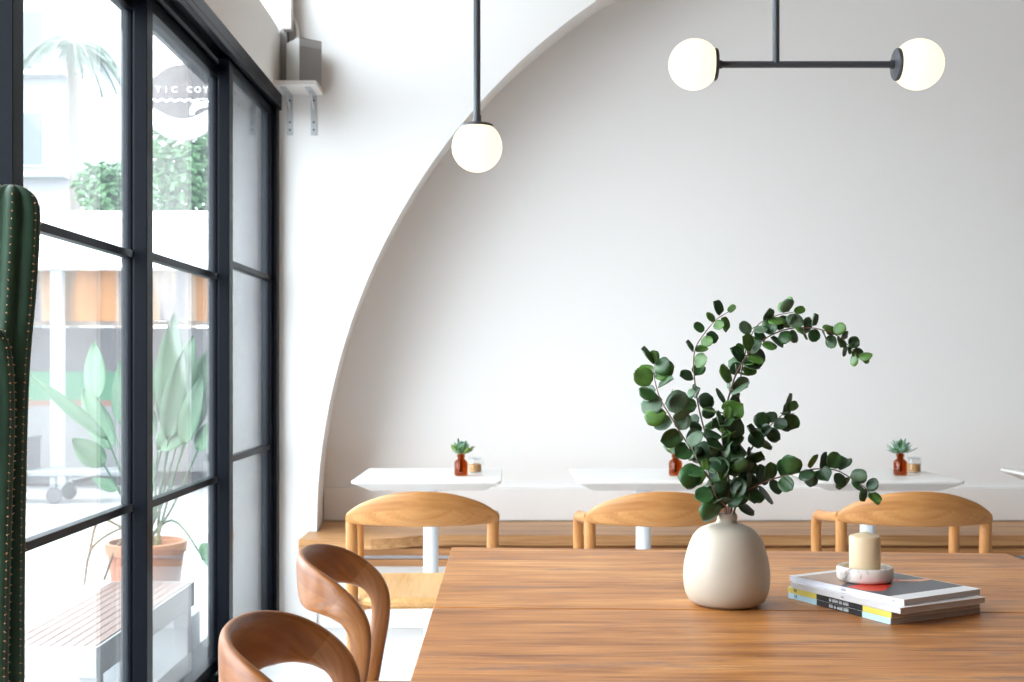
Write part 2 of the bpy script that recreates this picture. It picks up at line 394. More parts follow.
# ------------------------------------------------------------------ cafe chairs (honey oak, bow back)
def cafe_chair(loc, rz, label):
    t = thing('cafe_chair', label, 'chair', loc, rz, 'honey oak bow-back chairs at the cafe tables')
    # local frame: +Y is the front of the chair, rail at y about -.24
    V = Vector
    # back rail
    ctl = []
    for u, zt, zb, th, y in ((-1, .737, .702, .020, -.195), (-.93, .752, .700, .019, -.206), (-.75, .777, .6985, .016, -.232), (-.4, .803, .698, .0145, -.266), (0, .812, .6975, .014, -.28),
                             (.4, .803, .698, .0145, -.266), (.75, .777, .6985, .016, -.232), (.93, .752, .700, .019, -.206), (1, .737, .702, .020, -.195)):
        ctl.append((u*.232, y, (zt+zb)/2, (zt-zb)/2, th))
    pts = crv(ctl, 6); C = [V(p[:3]) for p in pts]; Up = [V((0, -.10, 1)).normalized() for p in pts]; Sd = []
    for i in range(len(C)):
        tg = (C[min(i+1, len(C)-1)]-C[max(i-1, 0)]); tg.z = 0; tg.normalize(); Sd.append(V((tg.y, -tg.x, 0)))
    bm = BM(); sweep(bm, C, Sd, Up, [p[4] for p in pts], [p[3] for p in pts], 24, 3.2); obj('backrest', bm, M_oak, t)
    for s in (-1, 1):
        # rear leg
        p = crv([(s*.228, -.195, .722), (s*.2265, -.192, .60), (s*.2255, -.185, .40), (s*.224, -.20, .18), (s*.224, -.23, .001)], 5)
        bm = BM(); tube(bm, p, [.0195-.004*abs(i/len(p)-.35) for i in range(len(p))], 16); obj('leg', bm, M_oak, t)
        # arm bending down into the front leg
        p = crv([(s*.230, -.200, .720), (s*.234, -.12, .708), (s*.237, -.02, .697), (s*.239, .07, .690), (s*.240, .135, .682), (s*.240, .170, .664), (s*.240, .184, .630), (s*.239, .187, .56), (s*.236, .185, .40), (s*.233, .185, .001)], 5)
        bm = BM(); tube(bm, p, [.018]*len(p), 16, ref=V((1, 0, 0))); o = obj('leg', bm, M_oak, t)
    # seat
    bm = BM(); nx, ny = 12, 12
    def outline(z, g):
        out = []
        for k in range(40):
            an = 2*PI*k/40; ca, sa = math.cos(an), math.sin(an)
            x = math.copysign(abs(ca)**(2/5), ca)*(.232-g+.012*sa); y = math.copysign(abs(sa)**(2/5), sa)*(.240-g)
            out.append(bm.verts.new((x, y+.018, z+.004)))
        return out
    rs = [outline(.427, .03), outline(.431, .006), outline(.445, 0), outline(.457, .004), outline(.46, .014), outline(.4585, .03), outline(.452, .10), outline(.449, .17)]
    bm.faces.new(rs[0][::-1]); bm.faces.new(rs[-1])
    for p, q in zip(rs, rs[1:]):
        for k in range(40): bm.faces.new((p[k], p[(k+1) % 40], q[(k+1) % 40], q[k]))
    obj('seat', bm, M_oaks, t)
    bm = BM()
    for s in (-1, 1): box(bm, s*.19-.009, s*.19+.009, -.15, .17, .412, .4305)
    box(bm, -.222, .222, .165, .183, .405, .4305); box(bm, -.19, .19, -.14, -.122, .412, .4305)
    obj('seat_frame', bm, M_oaks, t, smooth=False, bevel=.002)
    return t
cafe_chair((-.283, 4.0, 0), math.radians(2), 'honey oak bow-back chair nearest the glass doors, the one with its seat in view')
cafe_chair((.490, 4.0, 0), math.radians(0.5), 'honey oak bow-back chair partly hidden by the eucalyptus vase')
cafe_chair((1.322, 4.0, 0), math.radians(-4.5), 'honey oak bow-back chair behind the candle, turned a little to the right')

# ------------------------------------------------------------------ big table
bt = thing('dining_table', 'long reclaimed teak dining table with a vase and magazines on it', 'table', (.53, 2.2, 0))
def tb(x0, x1, ya0, ya1, yb0, yb1, name):
    bm = BM(); prism(bm, [(x0-.53, ya0-2.2), (x1-.53, ya1-2.2), (x1-.53, yb1-2.2), (x0-.53, yb0-2.2)], .712, .75)
    return obj(name, bm, M_teak, bt, smooth=False, bevel=.0025)
tb(-.141, 1.211, 2.2225, 2.161, 2.966, 2.863, 'tabletop_board')
tb(-.141, 1.211, 1.475, 1.42, 2.2165, 2.155, 'tabletop_board')
for x in (.02, 1.05):
    for y in (1.6, 2.72):
        bm = BM(); box(bm, x-.53-.04, x-.53+.04, y-2.2-.04, y-2.2+.04, .001, .65); obj('leg', bm, M_teak, bt, smooth=False, bevel=.004)
bm = BM(); box(bm, .0-.53, 1.07-.53, 1.60-2.2, 1.64-2.2, .65, .711); box(bm, .0-.53, 1.07-.53, 2.68-2.2, 2.72-2.2, .65, .711)
box(bm, 0-.53, .04-.53, 1.64-2.2, 2.68-2.2, .65, .711); box(bm, 1.03-.53, 1.07-.53, 1.64-2.2, 2.68-2.2, .65, .711)
obj('apron', bm, M_teak, bt, smooth=False, bevel=.003)

# ------------------------------------------------------------------ brown curved chairs
def band_chair(loc, rz, label):
    t = thing('dining_chair', label, 'chair', loc, rz, 'brown curved-back chairs at the end of the big table')
    V = Vector
    # u forward, v sideways, w up; n outward; band height; half thickness
    half = [((0, 0, .782), (-1, 0), .108, .0125), ((.006, .07, .780), (-.95, .3), .106, .0125), ((.028, .13, .772), (-.75, .66), .100, .0125),
            ((.063, .170, .757), (-.42, .9), .092, .013), ((.100, .188, .736), (-.15, .99), .080, .014), ((.135, .196, .708), (0, 1), .066, .0155),
            ((.161, .200, .676), (0, 1), .056, .0165), ((.176, .202, .635), (0, 1), .050, .0165), ((.176, .203, .58), (0, 1), .045, .0165),
            ((.163, .203, .50), (0, 1), .043, .0165), ((.145, .202, .40), (0, 1), .041, .016), ((.105, .200, .20), (0, 1), .036, .0155), ((.065, .198, .002), (0, 1), .031, .015)]
    full = [(p[0], -p[1], p[2], n[0], -n[1], h, th) for p, n, h, th in half[::-1]]+[(*p, *n, h, th) for p, n, h, th in half[1:]]
    pts = crv(full, 8)
    C = []; Sd = []; Up = []; hw = []; hh = []
    E = [V(p[:3]) for p in pts]
    for i, p in enumerate(pts):
        tg = (E[min(i+1, len(E)-1)]-E[max(i-1, 0)]).normalized()
        n = V((p[3], p[4], .0)).normalized(); n = (n-tg*n.dot(tg)).normalized()
        b = tg.cross(n).normalized()
        # outer/top side: up over the band, forward on the legs
        if i < len(pts)//2: pass
        ref = V((0, 0, 1)) if abs(tg.z) < .6 else V((1, 0, 0))
        if b.dot(ref) < 0: b = -b
        # band leans outwards at the top
        lean = max(0, 1-abs(p[1])/.2)*.10
        C.append(E[i]-b*p[5]/2-n*0+n*(lean*0)); Sd.append(n); Up.append((b+n*lean).normalized()); hh.append(p[5]/2); hw.append(p[6])
    # split at the visible glue joint
    N = len(pts); k0 = next(i for i in range(N) if pts[i][2] > .716); k1 = N-1-k0
    def part(a, b, name, m):
        bm = BM(); sweep(bm, C[a:b+1], Sd[a:b+1], Up[a:b+1], hw[a:b+1], hh[a:b+1], 28, 3.0); return obj(name, bm, m, t, angle=60)
    part(k0, k1, 'backrest', M_walnut); part(0, k0, 'leg', M_walnut2); part(k1, N-1, 'leg', M_walnut2)
    # dowel plugs on the outside near the joints
    for s, k in ((-1, k0+4), (1, k1-4)):
        for dz in (.018, -.018):
            c = C[k]+Up[k]*dz; n = Sd[k]
            Mx = Matrix.Translation(c+n*(hw[k]-.0012)) @ n.to_track_quat('Z', 'Y').to_matrix().to_4x4()
            bm = BM(); lathe(bm, [(.0085, 0), (.0083, .0013), (0, .0015)], 20)
            bmesh.ops.transform(bm, matrix=Mx, verts=bm.verts); obj('dowel_plug', bm, M_walnut2, t)
    for s in (-1, 1):
        bm = BM(); tube(bm, crv([(.40, s*.145, .405), (.405, s*.148, .2), (.415, s*.15, .001)], 4), .016, 16); obj('leg', bm, M_walnut2, t)
    bm = BM(); o1 = []
    for z, g in ((.40, .02), (.405, .003), (.418, 0), (.428, .006), (.43, .03)):
        r = []
        for k in range(40):
            an = 2*PI*k/40; ca, sa = math.cos(an), math.sin(an)
            u = .225+math.copysign(abs(ca)**(2/3.2), ca)*(.205-g); w_ = (.178-.015*ca-g)
            r.append(bm.verts.new((u, math.copysign(abs(sa)**(2/3.2), sa)*w_, z)))
        o1.append(r)
    bm.faces.new(o1[0][::-1]); bm.faces.new(o1[-1])
    for p, q in zip(o1, o1[1:]):
        for k in range(40): bm.faces.new((p[k], p[(k+1) % 40], q[(k+1) % 40], q[k]))
    obj('seat', bm, M_walnut2, t)
    bm = BM(); box(bm, .17, .40, -.155, -.135, .36, .3995); box(bm, .17, .40, .135, .155, .36, .3995); box(bm, .16, .19, -.185, .185, .36, .3995); obj('seat_frame', bm, M_walnut2, t, smooth=False, bevel=.002)
    return t
band_chair((-.471, 2.74, 0), 0, 'brown curved-back wooden chair beside the far left corner of the big table')
band_chair((-.452, 1.955, 0), math.radians(-2), 'brown curved-back wooden chair nearest the camera, cut off by the bottom edge')

# ------------------------------------------------------------------ vase and eucalyptus
VC = Vector((.4166, 2.250, .75))
vz = .000523
prof = [(0, 0), (.051, 0), (.058, .0015), (.0655, .005)]
for y, r in ((580, 137), (555, 149), (530, 154.5), (500, 157), (475, 156), (450, 153.5), (425, 148.5), (400, 141.5), (375, 133), (350, 122), (330, 105), (318, 88), (309, 66), (304, 48), (298, 37), (288, 33.5), (276, 34), (268, 36)):
    prof.append((r*vz, (598-y)*vz))
R0 = prof[-1]
prof += [(R0[0]-.002, R0[1]+.001), (R0[0]-.005, R0[1]-.002), (R0[0]-.006, R0[1]-.03), (.03, R0[1]-.05), (.06, .08), (.05, .01), (0, .008)]
bm = BM(); lathe(bm, prof, 72)
vase = obj('vase', bm, M_vase, None, angle=0); vase.location = VC
tag(vase, 'round cream ceramic vase with a narrow neck holding eucalyptus on the big table', 'vase')
MOUTH = VC+Vector((0, 0, (598-268)*vz))

def add_leaf(bm, base, ax, nrm, L, W, mi, cup=.12, bend=0.0, tipp=1.0):
    ax = ax.normalized(); nrm = (nrm-ax*nrm.dot(ax))
    nrm = nrm.normalized() if nrm.length > 1e-4 else ax.orthogonal().normalized()
    sd = ax.cross(nrm).normalized(); rows = 10; cols = 4; g = []
    for i in range(rows+1):
        s = i/rows
        w = W/2*max(.0, 1-abs(2*(s**tipp)-1)**2.3)**.5
        row = []
        for j in range(-cols//2, cols//2+1):
            q = j/(cols/2)
            if (i in (0, rows)) and j != 0: row.append(None); continue
            row.append(bm.verts.new(base+ax*(L*s)+sd*(w*q)+nrm*(cup*W*q*q+bend*L*s*s)))
        g.append(row)
    c = cols//2
    for i in range(rows):
        for j in range(cols):
            a, b, d, e = g[i][j], g[i][j+1], g[i+1][j+1], g[i+1][j]
            if i == 0:
                if d and e: f = bm.faces.new((g[0][c], d, e))
                else: continue
            elif i == rows-1: f = bm.faces.new((a, b, g[rows][c]))
            else: f = bm.faces.new((a, b, d, e))
            f.material_index = mi
R = random.Random(11)
def branch(name_label, pix, depths, sizes, start, step, mats, seed):
    """pix: pixel path from mouth outward; depths: D offsets; leaf pairs start after fraction"""
    R = random.Random(seed)
    root = thing('eucalyptus_branch', name_label, 'branch', tuple(MOUTH-Vector((0, 0, .03))), 0, 'eucalyptus branches in the cream vase')
    O = root.location.copy()
    raw = [tuple(MOUTH+Vector((0, 0, -.055))), ]+[tuple(P(x, y, VC.y+d)) for (x, y), d in zip(pix, depths)]
    pts = [Vector(p) for p in crv(raw, 8)]
    bm = BM(); n = len(pts)
    tube(bm, [p-O for p in pts], [.0022*(1-.72*i/n) for i in range(n)], 8)
    obj('stem', bm, M_stem, root)
    L = [0]
    for a, b in zip(pts, pts[1:]): L.append(L[-1]+(b-a).length)
    tot = L[-1]; s = start*tot; k = 0; lb = BM()
    while s < tot-.002:
        i = max(j for j in range(n) if L[j] <= s); i = min(i, n-2)
        f = (s-L[i])/(L[i+1]-L[i]); p = pts[i].lerp(pts[i+1], f); tg = (pts[i+1]-pts[i]).normalized()
        frac = s/tot
        sz = (sizes[0]+(sizes[1]-sizes[0])*max(0, (frac-start)/(1-start)))*R.uniform(.8, 1.12)*1.12
        base = tg.cross(Vector((0, 1, 0)))
        base = base.normalized() if base.length > .1 else Vector((1, 0, 0))
        rot = Matrix.Rotation((PI/2)*(k % 2)+R.uniform(-.5, .5)+.4, 3, tg)
        for sg in (1, -1):
            if R.random() < .06: continue
            d = (rot @ base)*sg
            ax = (d+tg*R.uniform(.1, .6)+Vector((R.uniform(-.35, .35), R.uniform(-.2, .2), R.uniform(-.35, .2)))); ax.y *= .7; ax.normalize()
            nr = (tg*R.uniform(-.5, 1.1)+Vector((R.uniform(-.9, .9), -1.0, R.uniform(-.4, .9)))).normalized()
            mi = R.choices(range(4), mats)[0]
            add_leaf(lb, p+ax*.003-O, ax, nr, sz*R.uniform(.95, 1.1), sz*R.uniform(.88, 1.05), mi, cup=R.uniform(-.22, .28), bend=R.uniform(-.12, .12))
        s += step*(.75+.5*R.random())*(1.15-.35*frac); k += 1
    for q in range(2):
        add_leaf(lb, pts[-1]-O, (tg+Vector((R.uniform(-.5, .5), R.uniform(-.5, .5), R.uniform(-.5, .5)))), Vector((0, -1, .3)), sizes[1]*.8, sizes[1]*.5, 2)
    o = obj('leaves', lb, M_leaf, root, solid=.0007)
    return root
B = branch
B('leftmost eucalyptus branch with big grey-green leaves, leaning left over the vase', [(722, 500), (706, 474), (690, 448), (674, 422), (660, 398), (654, 375), (655, 364)], [0, -.02, -.03, -.04, -.04, -.03, -.02], (.040, .036), .30, .0205, (2, 4, 2, 1), 3)
B('thin upright eucalyptus branch with small dark leaves, second from the left', [(724, 495), (714, 462), (706, 436), (698, 404), (694, 372), (695, 350), (704, 334), (716, 320), (728, 312)], [0, .01, .02, .03, .03, .03, .03, .02, .02], (.026, .024), .47, .027, (4, 2, 2, 3), 5)
B('longest eucalyptus branch, arching over to the upper right above the vase', [(729, 490), (726, 455), (723, 425), (729, 396), (738, 370), (752, 350), (768, 337), (788, 329), (812, 328), (834, 334), (848, 345), (856, 353), (862, 358)], [0, -.01, -.01, 0, .01, .02, .02, .02, .01, 0, 0, -.01, -.01], (.038, .022), .22, .0225, (4, 2, 2, 3), 8)
B('short eucalyptus branch rising to the top of the arch', [(733, 492), (735, 455), (737, 415), (740, 382), (746, 350), (757, 326), (775, 316), (794, 312)], [.02, .03, .035, .035, .035, .03, .03, .03], (.028, .030), .66, .021, (3, 2, 3, 1), 13)
B('middle eucalyptus branch leaning right, ending below the open arch', [(734, 494), (742, 468), (752, 448), (762, 434), (772, 424), (782, 415), (789, 410)], [.0, .01, .02, .02, .02, .02, .02], (.036, .028), .28, .0175, (4, 1, 1, 5), 21)
B('lowest eucalyptus branch, drooping right over the candle side of the table', [(738, 500), (752, 488), (770, 480), (792, 474), (815, 469), (835, 470), (851, 478), (864, 487), (873, 496)], [0, -.01, -.02, -.03, -.03, -.03, -.03, -.03, -.03], (.037, .024), .20, .0185, (4, 1, 1, 6), 34)
B('bushy eucalyptus sprig in the middle, standing straight above the vase neck', [(729, 498), (728, 475), (724, 452), (722, 434), (727, 420)], [-.01, -.03, -.04, -.04, -.04], (.036, .034), .30, .0165, (4, 3, 1, 4), 41)
B('low eucalyptus sprig at the vase rim leaning left, with one broad dark leaf', [(726, 508), (718, 500), (712, 486), (706, 470)], [-.02, -.035, -.04, -.04], (.040, .030), .50, .020, (4, 2, 0, 4), 52)

# ------------------------------------------------------------------ magazines
M_pages = wood('magazine_pages', [(.3, (.40, .34, .32)), (.7, (.60, .54, .51))], grain=(2, 2, 900), rough=.7)
M_spw = mat('spine_pale_grey', (.66, .66, .72), .4, bump=.01)
M_cov = mat('cover_white', (.76, .74, .74), .3, bump=.01)
M_yel = mat('spine_yellow', (.60, .50, .08), .4, bump=.01)
M_blu = mat('spine_light_blue', (.42, .62, .72), .4, bump=.01)
M_blk = mat('print_black', (.012, .012, .013), .4, bump=.01)
M_gry = mat('print_grey', (.10, .10, .11), .4, bump=.01)
M_prw = mat('print_white', (.75, .75, .75), .4, bump=.01)
M_red = mat('print_red', (.70, .05, .025), .35, bump=.01)
M_skin = mat('print_tan', (.42, .27, .19), .35, bump=.01)
def text_bm(body, size):
    cu = bpy.data.curves.new('lettering', 'FONT'); cu.body = body; cu.size = size; cu.align_x = 'CENTER'; cu.align_y = 'CENTER'; cu.extrude = .0001; cu.resolution_u = 3
    o = bpy.data.objects.new('lettering', cu); COL.objects.link(o)
    dg = bpy.context.evaluated_depsgraph_get(); me = bpy.data.meshes.new_from_object(o.evaluated_get(dg))
    b = BM(); b.from_mesh(me); bpy.data.objects.remove(o); bpy.data.curves.remove(cu); bpy.data.meshes.remove(me)
    return b
def magazine(label, front, left, right, z0, th, bands, texts, cover=None):
    fx, fy = front
    a = Vector((left[0]-fx, left[1]-fy, 0)); La = a.length; a.normalize()
    b = Vector((-a.y, a.x, 0)); b = b if b.dot(Vector((right[0]-fx, right[1]-fy, 0))) > 0 else -b
    Lb = right[2] if len(right) > 2 else abs(Vector((right[0]-fx, right[1]-fy, 0)).dot(b))
    # local x along the spine towards the far corner; local y across
    t = thing('magazine', label, 'magazine', (fx, fy, z0), 0, 'magazines stacked under the candle')
    flip = a.cross(b).z
    Mx = Matrix(((a.x, b.x, 0, 0), (a.y, b.y, 0, 0), (0, 0, 1, 0), (0, 0, 0, 1)))
    def put(bmx, name, m, par=t, **k):
        bmesh.ops.transform(bmx, matrix=Mx, verts=bmx.verts); return obj(name, bmx, m, par, smooth=False, **k)
    q = BM(); box(q, .0015, La-.0015, .001, Lb-.0015, .0006, th-.0006); put(q, 'pages', M_pages)
    q = BM(); box(q, 0, La, 0, Lb, th-.0006, th-.0001); box(q, 0, La, 0, Lb, .0001, .0006); box(q, 0, La, -.0004, .001, .0001, th-.0001)
    cv = put(q, 'cover', M_cov if cover is None else cover, bevel=.0003)
    for x0, x1, m in bands:
        q = BM(); box(q, x0*La, x1*La, -.0008, -.0003, .0002, th-.0002); put(q, 'spine_band', m, cv)
    for xc, body, size, m in texts:
        q = text_bm(body, size)
        # reading left to right from the far corner to the near corner
        T = Matrix(((-1, 0, 0, xc*La), (0, 0, 1, -.00095), (0, 1, 0, th/2), (0, 0, 0, 1)))
        if T.to_3x3().determinant() < 0: pass
        bmesh.ops.transform(q, matrix=T, verts=q.verts); put(q, 'spine_print', m, cv)
    return t, Mx, La, Lb
Tm = .0108
m4 = magazine('magazine with a light blue and black spine, at the bottom of the stack', (.6707, 2.068), (.5495, 2.310), (.867, 2.156, .222), .7503, Tm, [(0, .255, M_blu), (.255, .70, M_blk), (.70, 1, M_blu)],
              [(.48, 'iiiii iii iiiiiii iiiiii', .0095, M_prw), (.92, '99', .009, M_blk)])
m3 = magazine('magazine with a yellow and black spine, second from the bottom', (.672, 2.067), (.5485, 2.311), (.865, 2.158, .220), .7503+Tm+.0002, Tm, [(0, .255, M_yel), (.255, .70, M_blk), (.70, 1, M_yel)],
              [(.48, 'iii iiiiiii iiii iiiiiii', .0095, M_prw), (.92, '99', .009, M_blk)])
m2 = magazine('magazine with a plain pale grey spine, just under the top one', (.6824, 2.050), (.5515, 2.300), (.869, 2.170, .212), .7503+2*(Tm+.0002), Tm, [(0, 1, mat('spine_grey', (.52, .50, .49), .45, bump=.01))], [(.5, 'iiiiii', .006, M_gry)])
m1, Mx1, La1, Lb1 = magazine('topmost magazine', (.694, 2.067), (.552, 2.311), (.8746, 2.208, .204), .7503+3*(Tm+.0002), Tm, [(0, 1, M_spw)], [(.5, 'iiiiiii', .008, M_gry), (.08, 'iiiii', .007, M_gry), (.92, 'iiiiii', .004, M_prw)])
m1['label'] = 'topmost magazine, white cover with a dark picture and a red stripe'
ZT = .7503+4*Tm+.0006
def coverpoly(name, pix, m, dz):
    q = BM(); pts = [G(x, y, ZT) for x, y in pix]
    prism(q, [(p.x-m1.location.x, p.y-m1.location.y) for p in pts], ZT-m1.location.z+dz-.0002, ZT-m1.location.z+dz)
    return obj(name, q, m, m1, smooth=False)
def mp(a, b):
    v = Mx1 @ Vector((a, b, 0)); return v.x, v.y
q = BM(); prism(q, [mp(.036, .001), mp(.262, .001), mp(.262, Lb1-.004), mp(.036, Lb1-.004)], Tm, Tm+.0002); obj('cover_picture', q, M_gry, m1, smooth=False)
q = BM(); prism(q, [mp(.150, .001), mp(.262, .001), mp(.262, .10), mp(.19, .08)], Tm+.0002, Tm+.0004); obj('cover_picture', q, M_skin, m1, smooth=False)
coverpoly('cover_print', [(846, 586.5), (872, 583), (892, 585), (884, 591), (866, 591)], M_red, .0003)
coverpoly('cover_print', [(878, 580), (884, 578), (905, 580), (905, 581.5), (880, 583)], M_red, .0004)
coverpoly('cover_print', [(898, 580), (918, 579.5), (928, 578.8), (931, 580), (920, 581.8), (900, 581.4)], mat('print_orange', (.72, .34, .20), .35, bump=.01), .0005)

# candle dish and candle
DC = Vector((.681, 2.252, ZT+.0008))
bm = BM(); lathe(bm, [(0, 0), (.046, 0), (.0505, .003), (.0525, .008), (.0525, .0245), (.0505, .0275), (.0465, .0278), (.0445, .026), (.0435, .0105), (.040, .009), (0, .009)], 64)
dish = obj('candle_dish', bm, M_marble, None); dish.location = DC; tag(dish, 'round white marble candle dish with grey veins on the magazines', 'dish')
cd = thing('candle', 'ivory pillar candle standing in the marble dish', 'candle', tuple(DC+Vector((0, 0, .0092))))
bm = BM(); lathe(bm, [(0, 0), (.0285, 0), (.029, .002), (.029, .0735), (.0275, .076), (.015, .0795), (.004, .0835), (0, .0838)], 48); obj('wax', bm, M_candle, cd)
bm = BM(); tube(bm, [(0, 0, .082), (.0005, 0, .0865)], .0009, 8); obj('wick', bm, M_prw, cd)

# ------------------------------------------------------------------ bottles and jars on the cafe tables
def bottle(x, y, label, kind):
    t = thing('bottle_vase', label, 'vase', (x, y, .7505), R.uniform(0, 6), 'amber bottles with sprigs on the cafe tables')
    bm = BM(); lathe(bm, [(0, 0), (.025, 0), (.028, .003), (.0285, .008), (.0285, .052), (.026, .060), (.018, .067), (.0145, .070), (.0145, .076), (.017, .078), (.017, .088), (.015, .09), (.0125, .089), (.0125, .07), (.022, .06), (.0255, .05), (.0255, .008), (.022, .005), (0, .005)], 40)
    obj('bottle', bm, M_amber, t)
    lb = BM(); rr = random.Random(int(x*1000))
    for k in range(80):
        a = rr.uniform(0, 2*PI); el = rr.uniform(.1, 1.4)
        ax = Vector((math.cos(a)*math.cos(el), math.sin(a)*math.cos(el), math.sin(el)))
        b = Vector((0, 0, .088))+ax*rr.uniform(.005, .026)
        ln = rr.uniform(.030, .046)*(1.1 if kind else 1)
        add_leaf(lb, b, ax+Vector((0, 0, .15)), Vector((-ax.x, -ax.y, 1.2)), ln, ln*(.26 if kind else .34), rr.choices((0, 1, 2), (3, 4, 0 if kind else 2))[0], cup=.2, bend=.15)
    obj('sprig', lb, M_sprig, t, solid=.0008)
    q = BM()
    for k in range(4): tube(q, [(.006*math.cos(k*1.6), .006*math.sin(k*1.6), .015), (.003*math.cos(k), .003*math.sin(k), .10)], .0018, 6)
    obj('stem', q, M_stem, t)
    return t
bottle(-.196, 4.93, 'amber glass bottle with a green sprig on the cafe table nearest the glass doors', 0)
bottle((675.5-VX)/F*4.93, 4.93, 'amber glass bottle half hidden behind the eucalyptus leaves', 0)
bottle((900.3-VX)/F*4.95, 4.95, 'amber glass bottle with a spiky succulent on the cafe table at right', 1)
M_sugar = mat('brown_sugar', (.50, .27, .11), .9, bump=.3, bscale=200)
def jar(x, y, label):
    t = thing('glass_jar', label, 'jar', (x, y, .7505), .3, 'small glass jars on the cafe tables')
    bm = BM(); lathe(bm, [(0, 0), (.026, 0), (.029, .003), (.029, .048), (.026, .053), (.026, .058), (.028, .060), (.028, .066), (.0, .068)], 36); obj('glass', bm, M_clear, t)
    bm = BM(); lathe(bm, [(0, .003), (.027, .003), (.027, .034), (.02, .036), (0, .037)], 32); obj('sugar', bm, M_sugar, t)
    bm = BM(); tube(bm, [(.028*math.cos(a), .028*math.sin(a), .0565) for a in [2*PI*i/24 for i in range(25)]], .0012, 6)
    tube(bm, crv([(.028, 0, .056), (.036, 0, .045), (.034, 0, .03), (.029, 0, .04)], 4), .0011, 6); obj('clip', bm, mat('steel', (.5, .5, .52), .3, metal=1), t)
jar((475-VX)/F*5.1, 5.1, 'small clip-top glass jar of brown sugar by the bottle nearest the glass doors')
jar((914-VX)/F*5.1, 5.1, 'small clip-top glass jar of brown sugar behind the succulent bottle at right')

# ------------------------------------------------------------------ pendants
def ball(bm, c, r, axis, s):       # opal globe, cut flat where its cap sits (on side s of the axis)
    prof = [(r*math.sin(PI*i/28), -s*r*math.cos(PI*i/28)) for i in range(23)]
    prof[0] = (0, -s*r); prof.append((0, prof[-1][1])); lathe(bm, prof, 48, c, axis=axis)
p1 = P(477, 147, 3.24); r1 = .0692
t = thing('pendant_lamp', 'single globe pendant lamp on a straight charcoal rod, upper middle', 'lamp', (p1.x, p1.y, ZC))
bm = BM(); ball(bm, (0, 0, p1.z-ZC), r1, 'Z', 1); obj('globe', bm, M_globe, t, angle=0)
bm = BM(); lathe(bm, [(.0095, p1.z-ZC+r1), (.0095, -.03)], 20); obj('rod', bm, M_charcoal, t)
zt = p1.z-ZC+r1
bm = BM(); lathe(bm, [(0, zt-.0155), (.0445, zt-.0155), (.045, zt-.010), (.042, zt-.0075), (.012, zt-.005), (.0115, zt+.018), (0.0, zt+.018)], 32); obj('lamp_cap', bm, M_charcoal, t)
bm = BM(); lathe(bm, [(.055, -.03), (.06, -.02), (.06, -.001)], 32); obj('ceiling_rose', bm, M_charcoal, t)
a = P(694, 64.5, 3.24); b = P(918, 65.5, 3.24); sx = P(776, 65.5, 3.24)
t = thing('pendant_lamp', 'two-globe pendant lamp with a horizontal charcoal bar, upper right', 'lamp', (sx.x, sx.y, ZC))
zz = a.z-ZC
for c, s in ((a, 1), (b, -1)):
    bm = BM(); ball(bm, (c.x-sx.x, 0, zz), .0692, 'X', s); obj('globe', bm, M_globe, t, angle=0)
bm = BM(); lathe(bm, [(.0092, a.x-sx.x+.062), (.0092, b.x-sx.x-.062)], 20, (0, 0, zz), axis='X'); obj('bar', bm, M_charcoal, t)
bm = BM(); lathe(bm, [(.0095, zz), (.0095, -.03)], 20); obj('rod', bm, M_charcoal, t)
for c, s in ((a, 1), (b, -1)):
    bm = BM(); x0 = c.x-sx.x+s*.0543
    lathe(bm, [(0, x0-s*.001), (.0440, x0-s*.001), (.0440, x0+s*.006), (.0415, x0+s*.009), (.012, x0+s*.012), (.0115, x0+s*.022), (0, x0+s*.022)], 32, (0, 0, zz), axis='X'); obj('lamp_cap', bm, M_charcoal, t)
bm = BM(); lathe(bm, [(.055, -.03), (.06, -.02), (.06, -.001)], 32); obj('ceiling_rose', bm, M_charcoal, t)

# ------------------------------------------------------------------ shelf, metal box, wall unit
sh = thing('wall_shelf', 'small white shelf on two perforated brackets beside the glass doors', 'shelf', (-.955, YF, 2.43))
bm = BM(); box(bm, -.10, .105, -.21, -.001, .025, .043); obj('shelf_board', bm, M_white, sh, smooth=False, bevel=.002)
for x in (-.048, .062):
    bm = BM(); box(bm, x-.014, x+.014, -.005, -.001, -.16, .0245); box(bm, x-.014, x+.014, -.17, -.005, .0205, .0245)
    tube(bm, [(x, -.006, -.04), (x, -.10, .018)], .005, 8)
    br = obj('bracket', bm, mat('zinc_white', (.52, .54, .56), .45, bump=.01), sh, smooth=False, bevel=.0008)
    for z in (-.135, -.10, -.035, 0):
        q = BM(); lathe(q, [(.0055, 0), (.004, .002), (0, .0022)], 14, axis='Y')
        bmesh.ops.transform(q, matrix=Matrix.Translation((x, -.005, z)) @ Matrix.Scale(-1, 4, (0, 1, 0)), verts=q.verts); obj('screw', q, M_gry, br)
M_alu = mat('brushed_grey_metal', (.30, .29, .285), .5, metal=.25, bump=.03, bscale=200)
M_alul = mat('pale_side_metal', (.62, .62, .60), .5, bump=.02)
hb = thing('metal_box', 'grey metal box standing on the small white wall shelf', 'box', (-.918, 5.33, 2.4735), math.radians(38))
bm = BM(); box(bm, -.056, .056, -.056, .07, 0, .200); obj('casing', bm, M_alu, hb, smooth=False, bevel=.003)
bm = BM(); box(bm, -.0575, -.0562, -.054, .068, .002, .198); obj('side_panel', bm, M_alul, hb, smooth=False)
bm = BM(); box(bm, -.052, .052, -.0572, -.0562, .162, .194); obj('front_strip', bm, mat('strip_grey', (.4, .4, .4), .4, bump=.01), hb, smooth=False)
wu = thing('cable_trunking', 'narrow white wall unit and conduit above the metal box in the corner', 'conduit', (-1.0, YF, 2.7))
bm = BM(); box(bm, -.0393, -.006, -.05, -.001, -.21, 1.0); obj('conduit', bm, M_alu, wu, smooth=False, bevel=.004)
